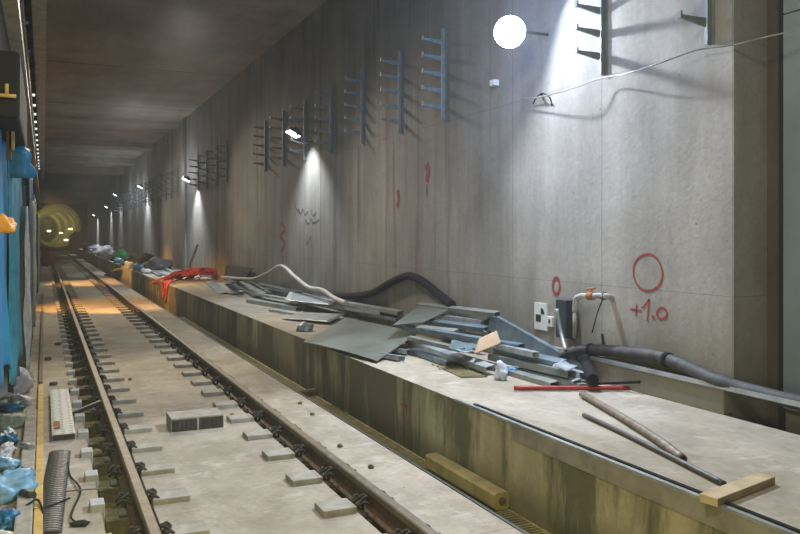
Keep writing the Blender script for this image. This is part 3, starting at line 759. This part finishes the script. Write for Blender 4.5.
# the near floodlight: round reflector held off the wall on an arm
LP = aty(510, 32, 6.59)
fl = empty('floodlight', LP)
fdir = Vector((-.42, -1, -.35)).normalized()
q = fdir.to_track_quat('-Z', 'Y')
def lathe_mb(prof, n=28):
    vs = []; m = len(prof)
    for r_, z in prof: vs += [(r_ * math.cos(2 * math.pi * i / n), r_ * math.sin(2 * math.pi * i / n), z) for i in range(n)]
    return MB().add(vs, [(j * n + i, j * n + (i + 1) % n, (j + 1) * n + (i + 1) % n, (j + 1) * n + i) for j in range(m - 1) for i in range(n)], True)
o = lathe_mb([(.001, .14), (.07, .14), (.13, .06), (.16, 0), (.165, 0), (.14, .07), (.08, .15), (.001, .155)]).build('reflector', 'dark_steel', fl); o.rotation_mode = 'QUATERNION'; o.rotation_quaternion = q
o = lathe_mb([(.001, .0), (.12, .0), (.155, .012)]).build('lens', 'lamp_hot', fl); o.rotation_mode = 'QUATERNION'; o.rotation_quaternion = q
MB().tube([(0, .1, .05), (WX - LP.x, .1, .05)], .015, 8).build('arm', 'rack', fl)
tag(fl, 'blazing round white floodlight held off the wall between cable racks', 'lamp')
spot('flood_beam', LP + Vector((0.03, -.05, -.03)), LP + Vector((.5, -1, -1)), 900, 176, .06, (.86, .92, 1), .035, smooth=6)
point('flood_glow', LP + Vector((-.12, -.22, .02)), 300, (.42, .58, 1), .55, smooth=2.5)

def wall_lamp(px_, py_, lab, power, tilt=0, s=1.0):
    p = atx(px_, py_, WX - .38); t = empty('wall_lamp', p)
    mt = Matrix.Rotation(R(28), 4, 'Y')
    MB().box(-.13 * s, .13 * s, -.16 * s, .16 * s, .0, .07 * s, mt).box(-.05, .05, -.08, .08, .07 * s, .13 * s, mt).build('housing', 'dark_steel', t, bevel=.008)
    MB().box(-.115 * s, .115 * s, -.14 * s, .14 * s, -.006, .0, mt).build('lens', 'lamp_wall', t)
    MB().tube([(0, .17 * s, .03), (.05, .2 * s, -.1), (.2, .1, -.16), (.38, 0, -.12)], .012, 6).tube([(0, -.17 * s, .03), (.05, -.2 * s, -.1), (.2, -.1, -.16), (.38, 0, -.12)], .012, 6).build('bracket', 'rack', t)
    tag(t, lab, 'lamp')
    spot('lamp_beam', p + Vector((-.01, 0, -.05)), p + Vector((.16, 0, -1)), power, 112, .85, (.86, .93, 1), .04, smooth=.9)
    return t
wall_lamp(293, 134, 'nearer wall lamp shining a white cone down the wall', 420)
wall_lamp(186, 180, 'wall lamp beside the tall wall joint', 620)
wall_lamp(140, 187, 'wall lamp over the row of brightly lit racks', 700)
wall_lamp(115, 195, 'small far wall lamp left of the brightly lit racks', 500)
wall_lamp(106, 207, 'farther wall lamp left of the small far one', 500)
wall_lamp(93.5, 215, 'farthest wall lamp above the pale film heaps', 900)
for y_ in (27.6, 29.4, 42, 45, 49): point('rack_glow', (WX - .75, y_, 4.1), 30, (.8, .9, 1), .05)

# unseen lights: added fills without fixtures, then the inferred yellow and amber lamps
spot('fill_left', (.55, 2.6, 4.9), (3.2, 4.6, .6), 350, 125, .6, (1, .95, .82), .35)  # added fill without a fixture, for the niche panel and near slab
point('ceiling_fill', (1.2, 1.6, 3.6), 18, (1, .9, .74), .4)  # added fill that lifts the ceiling, no real lamp
area('fill_behind', (2.0, -2.5, 5.6), (2.2, 5, 0), 14, 1.6, .6, (1, .97, .85))  # added fill from behind the viewer, no real lamp
spot('track_fill', (2.3, 14.5, 5.9), (1.9, 8.5, 0), 1350, 84, .9, (1, .89, .73), .3)  # these spots are added to brighten track and platform, no fixtures hang here
spot('track_fill', (2.3, 24, 5.9), (1.9, 17, 0), 1350, 84, .9, (1, .88, .7), .3)
spot('track_fill', (2.3, 38, 5.7), (1.9, 30, 0), 1000, 84, .9, (1, .86, .7), .3)
spot('track_fill', (2.3, 54, 5.7), (1.9, 47, 0), 500, 84, .9, (1, .86, .7), .3)
point('yellow_work_lamp', (.15, 2.2, 1.2), 115, (1, .86, .25), .25)
spot('amber_work_lamp', (.0, 21, 3.0), (1.9, 22.5, 0), 1000, 76, .5, (1, .5, .12), .1)
spot('amber_work_lamp', (.0, 33, 3.0), (2.2, 33.6, 0), 900, 76, .5, (1, .55, .15), .1)
point('yellow_work_lamp', (-.35, 12, 1.6), 20, (1, .8, .3), .25)
for y_, e_ in ((103, 60), (112, 140), (124, 160), (140, 160), (156, 120)): point('bore_lamp', (cx - 1.2, y_, 3.6), e_, (1, .95, .35), .15)

w_ = bpy.data.worlds.new('world'); sc.world = w_; w_.use_nodes = True
w_.node_tree.nodes['Background'].inputs[0].default_value = (.8, .85, 1, 1); w_.node_tree.nodes['Background'].inputs[1].default_value = .03

# tunnel lamps in the bore
for i, (px_, py_, Y_, lab) in enumerate(((70.5, 229, 108, 'bright yellow lamp low on the right of the round bore'), (49, 231, 108, 'yellow lamp on the left of the round bore'), (61, 233, 125, 'yellow lamp in the middle of the round bore'), (66, 240, 104, 'low yellow lamp at the foot of the round bore'))):
    p = aty(px_, py_, Y_); b = MB().box(-.22, .22, -.1, .1, -.1, .1).build('tunnel_lamp', 'lamp_yellow'); b.location = p; tag(b, lab, 'lamp')

# ---------------------------------------------------------------- left side: beams, frames, hanging sheets
def lx(H, k): return k * H
tag(MB().box(-.19, .035, Y0 + 1, 100, 5.72, 6.15).build('edge_beam', 'column'), 'long pale steel beam running under the ceiling on the left', 'beam')
MB
g = empty('longitudinal_channel', (0, 0, 0))
MB().prism([(-.05, -.09), (.05, -.09), (.05, .09), (-.05, .09)], (-.25, 7, 3.9), (-.25, 60, 3.9)).build('channel_web', 'rack', g)
MB().box(-.31, -.19, 7, 60, 3.78, 3.81).build('lower_flange', 'galv_dull', g)
tag(g, 'grey steel channel above the hanging blue sheets', 'beam')
for X_, z_, lab in ((-.45, 4.91, 'left scaffold tube above the black sheet'), (-.267, 4.91, 'right scaffold tube above the black sheet')):
    tag(MB().tube([(X_, 3, z_), (X_, 30, z_)], .026, 10).build('scaffold_tube', 'galv_dull', None), lab, 'scaffold tube')
for i in range(5):
    y = 6.6 + i * 1.9
    o = MB().tube([(-.9, y, 4.90), (-.2, y, 4.90)], .022, 8).build('cross_tube', 'galv_dull')
    tag(o, 'short scaffold cross tube under the edge beam on the left', 'scaffold tube', 'scaffold cross tubes')
for i in range(20):
    y = 13.4 + i * 1.75
    o = MB().tube([(-.24, y, 5.72), (-.24, y, 5.66)], .02, 8).tube([(-.24, y, 5.66), (-.24, y, 5.5)], .045, 10).build('bulb_holder', 'black'); lb = MB().tube([(-.24, y, 5.499), (-.24, y, 5.44)], [.035, .03], 8).build('bulb', 'lamp_dot' if i > 4 else 'black', o)
    tag(o, 'small black bulb holder hanging under the edge beam', 'lamp', 'bulb holders under the edge beam')
tag(MB().box(-.88, -.5, 5.0, 40, 4.2, 5.7).build('formwork_panel', 'dark_concrete'), 'dark formwork panel behind the scaffold tubes', 'panel')

def drape(y0, y1, z0, z1, X_, mat, label, amp=.03, freq=9, seed=0, name='tarpaulin', cat='tarpaulin', lean=0):
    n, m = max(12, int((y1 - y0) * 14)), 22; vs = []
    for i in range(n + 1):
        y = y0 + (y1 - y0) * i / n
        for j in range(m + 1):
            t = j / m; z = z0 + (z1 - z0) * t
            zz = z + (0.09 * noise.noise(Vector((y * 3, seed, 0))) if j == 0 else 0)
            x = X_ + amp * (math.sin(y * freq + seed + .8 * noise.noise(Vector((y, z, seed)))) + .9 * noise.noise(Vector((y * 2.5, z * 1.6, seed)))) * (1.15 - .5 * t) + lean * (1 - t)
            vs.append((x, y, zz))
    fs = [(i * (m + 1) + j, i * (m + 1) + j + 1, (i + 1) * (m + 1) + j + 1, (i + 1) * (m + 1) + j) for i in range(n) for j in range(m)]
    return tag(MB().add(vs, fs, True).build(name, mat, solid=.004), label, cat)
drape(4.3, 6.6, .95, 2.58, -.27, 'blue', 'deep blue tarpaulin hanging nearest on the left', seed=1)
drape(6.7, 8.6, .80, 2.95, -.24, 'teal', 'teal tarpaulin hanging beside the deep blue one', seed=2)
drape(8.8, 10.2, .55, 2.2, -.2, 'linen', 'pale grey-green sheet bundled between the blue tarpaulins', amp=.05, freq=14, seed=3)
drape(8.8, 13.5, .3, 3.6, -.31, 'blue', 'blue tarpaulin behind the pale grey-green sheet', seed=4)
drape(13.0, 17, .05, 3.0, -.22, 'blue', 'blue tarpaulin in the middle of the left row', seed=5)
drape(17.4, 21, .05, 2.6, -.2, 'linen', 'pale grey sheet beyond the middle blue tarpaulin', seed=6)
drape(21, 28, .05, 2.9, -.24, 'teal', 'farther teal tarpaulin on the left', seed=7)
drape(28, 44, .05, 2.6, -.2, 'grey_bag', 'farthest grey sheet on the left', seed=8)
t = empty('black_crate', (0, 0, 0))
MB().box(-.7, -.13, 5.2, 7.4, 2.6, 3.0).build('crate_body', 'black', t, bevel=.02)
MB().tube([(-.30, 5.19, 2.73), (-.15, 5.19, 2.73)], .012, 6).tube([(-.2, 5.19, 2.73), (-.2, 5.19, 2.8)], .012, 6).build('yellow_fitting', 'batten', t)
tag(t, 'black wrapped crate resting on top of the hanging blue tarpaulins', 'crate')
blob('bundle', aty(12, 178, 6.8), (.16, .3, .25), 'blue', 'bright blue bundle tied high on the left tarpaulins', 'bundle', seed=5, crump=.6, sub=3)
blob('orange_glove', aty(3, 233, 5.1), (.05, .12, .1), 'orange', 'small orange plastic scrap on the left tarpaulin', 'scrap', seed=8, crump=.6, sub=3)
for px_, y0_, y1_, lab, mt in ((9, 118, 160, 'dark timber stub at the top of the left tarpaulins', 'timber_dark'), (12, 120, 150, 'second dark timber stub at the top of the left tarpaulins', 'timber')):
    p, q_ = aty(px_, y0_, 5.9), aty(px_, y1_, 5.9); tag(MB().box(p.x - .015, p.x + .015, 5.85, 5.95, q_.z, p.z).build('timber_stub', mt), lab, 'timber')

# yellow batten on edge and concrete curb
tag(MB().box(-.062, -.006, 4.0, atz(39, 388, 0).y, 0, .05).build('yellow_batten', 'batten', bevel=.004), 'nearer yellow timber batten lying along the left of the slab', 'batten')
tag(MB().box(-.058, -.015, atz(39, 386, 0).y, 28, 0, .05).build('timber_batten', 'timber_dark'), 'farther brown timber batten continuing the yellow one', 'batten')
# rags and bags on the floor left of the batten
cb = MB().box(-.175, -.068, 4.4, 9.2, 0, .07)
tag(cb.build('concrete_curb', 'pad', bevel=.012), 'pale narrow concrete curb between the yellow batten and the rubbish', 'curb')
items = [
 (10, 396, (.16, .5, .32), 'white_bag', 'crumpled white bag on the floor below the blue tarpaulins'),
 (22, 374, (.16, .45, .3), 'teal', 'teal film heap below the pale grey-green sheet'),
 (9, 411, (.14, .3, .1), 'blue', 'small blue film scrap between white bag and sage bag'),
 (9, 428, (.19, .35, .13), 'sage', 'sage green bag among the rubbish on the left'),
 (6, 444, (.17, .3, .12), 'blue', 'blue film scrap in front of the sage bag'),
 (4, 470, (.16, .25, .10), 'blue_light', 'pale blue film heap near the bottom left corner'),
 (3, 500, (.19, .4, .2), 'blue_light', 'large pale blue film heap at the bottom left'),
 (6, 527, (.15, .2, .1), 'blue', 'strong blue film scrap nearest the bottom left corner'),
 (2, 545, (.1, .12, .08), 'white_plastic', 'white scrap at the bottom left corner'),
 (14, 384, (.14, .4, .2), 'linen', 'pale cloth-like heap beside the teal film heap'),
 (6, 456, (.12, .3, .1), 'white_bag', 'small white film scrap between two blue scraps'),
 (20, 404, (.12, .3, .1), 'white_bag', 'flat white scrap lying near the curb'),
]
for i, (x, y, s_, m, lab) in enumerate(items):
    blob('film_scrap', atz(x, y, 0.0), s_, m, lab, 'bag', seed=40 + i, crump=.55, sub=4)
for i, (x, y) in enumerate(((25, 445), (24, 470), (26, 493))):
    tag(MB().tube([atz(x - 4, y, .08) , atz(x + 7, y + 3, .08)], .03, 10).build('pipe_offcut', 'dark_steel' if i else 'galv_dull'), ['grey pipe offcut beside the sage bag', 'dark pipe offcut beside the pale blue film', 'black pipe offcut nearest the yellow batten front'][i], 'pipe')
tag(MB().tube(smooth_path([atz(18, 512, .03), atz(30, 503, .08), atz(38, 500, .07), atz(43, 512, .05), atz(42, 525, .02), atz(44, 540, .02)], 5), .008, 6).tube(smooth_path([atz(14, 516, .05), atz(28, 510, .05), atz(44, 508, .04), atz(70, 498, .02)], 5), .007, 6).build('wire_tangle', 'rubber'), 'tangle of black wire crossing the yellow batten', 'wire')
# ribbed black duct half-shell
a, c = atz(60, 453, 0), atz(47, 536, 0)
t = empty('ribbed_duct', (0, 0, 0)); b = MB(); L = (c - a).length; dirn = (c - a).normalized(); sd = dirn.cross(Vector((0, 0, 1)))
n = 44
vs = []; K = 9; NR = n * 4
for i in range(NR + 1):
    s_ = L * i / NR; rr_ = .088 if i % 4 in (0, 1) else .068
    for k in range(K):
        an = math.pi * (k / (K - 1)); vs.append(a + dirn * s_ + sd * rr_ * math.cos(an) + Vector((0, 0, .28 * rr_ * math.sin(an) + .004)))
b.add(vs, [(i * K + k, i * K + k + 1, (i + 1) * K + k + 1, (i + 1) * K + k) for i in range(NR) for k in range(K - 1)])
b.build('ribbed_shell', 'ribs', t, solid=.003)
tag(t, 'black ribbed plastic duct half lying beside the yellow batten', 'duct')
tag(MB().tube(smooth_path([atz(68, 462, .02), atz(70, 475, .01), atz(79, 486, .02), atz(80, 494, .01), atz(72, 512, .01), atz(73, 520, .02), atz(86, 526, .01)], 6), .007, 6).build('wire', 'rubber'), 'black wire curling right of the ribbed duct', 'wire')
tag(MB().tube(smooth_path([atz(62, 492, .01), atz(80, 490, .03), atz(112, 488, .03)], 5), .005, 6).build('rod', 'pipe_brown'), 'thin brown rod pointing at the left rail', 'rod')
tag(blob('scrap', atz(80, 525, 0), (.12, .09, .03), 'rubber', 'x', seed=3, sub=2), 'black rubber scrap at the end of the curling wire', 'scrap')
# perforated box
a = atz(52, 440, 0); t = empty('perforated_tray', (0, 0, 0))
x0, x1 = atz(52, 438, .05).x, atz(76, 438, .05).x; y0_, y1_ = atz(60, 441, 0).y, atz(60, 394, 0).y
MB().box(x0, x1, y0_, y1_, .055, .06).box(x0, x0 + .005, y0_, y1_, 0, .055).box(x1 - .005, x1, y0_, y1_, 0, .055).build('tray', 'perf', t)
MB().box(x0 + .02, x0 + .075, y0_ + .25, y0_ + .55, .061, .07).build('rust_patch', 'rust', t)
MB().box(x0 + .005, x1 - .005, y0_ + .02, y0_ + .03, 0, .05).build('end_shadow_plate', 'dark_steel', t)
tag(t, 'pale perforated metal tray lying upside down left of the left rail', 'tray')
tag(MB().prism([(-.02, -.02), (.02, -.02), (.02, .02), (-.02, .02)], atz(69, 415, .03), atz(101, 402, .09)).build('dark_bar', 'dark_steel'), 'dark bar lying from the perforated tray onto the left rail', 'bar')
for i, (x, y) in enumerate(((54, 385), (63, 398), (70, 392), (48, 360), (58, 345), (95, 455))):
    blob('stone', atz(x, y, 0), (.1, .12, .05), 'dark_steel' if i < 2 else 'mud', 'dark lump of debris on the slab left of the left rail', 'stone', seed=i, sub=2, group='dark lumps beside the left rail')
# red bag far left
blob('red_bag', atz(46.5, 266, 0), (.5, 1.2, 1.0), 'net', 'orange-red bag far off beside the left rail', 'bag', seed=60, crump=.5, sub=3)

# concrete box between the rails
bx0 = atz(166, 433, 0); bx1 = atz(225, 430, 0)
t = empty('slab_box', (0, 0, 0))
X0, X1, Yb = 1.12, 1.63, bx0.y
MB().box(X0, X1, Yb, Yb + .33, 0, .13).build('box_body', 'pad', t, bevel=.004)
b = MB(); b.box(X0 + .01, X1 - .01, Yb - .006, Yb, .005, .115); b.build('front_panel', 'dark_steel', t)
b = MB()
for i in range(12): b.box(X0 + .025 + i * .041, X0 + .04 + i * .041, Yb - .012, Yb - .006, .01, .11)
b.build('rib', 'dark_steel', t)
MB().box((X0 + X1) / 2 - .008, (X0 + X1) / 2 + .008, Yb - .016, Yb, 0, .12).build('divider', 'pad_pale', t)
tag(t, 'pale concrete box with dark ribbed front standing between the rails', 'box')
for i, (x, y) in enumerate(((232, 416), (130, 380), (300, 404), (312, 415), (340, 447), (371, 468))):
    blob('pebble', atz(x, y, .05 if x > 290 else 0), (.05, .05, .03), 'mud' if i != 0 else 'rust', 'small dark pebble on the track slab', 'stone', seed=i + 3, sub=2, group='pebbles on the track slab')
blob('mud_lump', (2.9, 9.2, -.06), (.14, .5, .1), 'mud', 'mud lump in the gutter against the platform face', 'mud', seed=5, sub=3)

sc.view_settings.view_transform = 'Standard'; sc.view_settings.look = 'None'; sc.view_settings.gamma = 1; sc.view_settings.exposure = 0
sc.view_settings.use_curve_mapping = False

nt = w_.node_tree; vo = nt.nodes.new('ShaderNodeVolumeScatter'); vo.inputs['Density'].default_value = .003; vo.inputs['Color'].default_value = (.82, .9, 1, 1); vo.inputs['Anisotropy'].default_value = .2
nt.links.new(vo.outputs[0], nt.nodes['World Output'].inputs['Volume'])
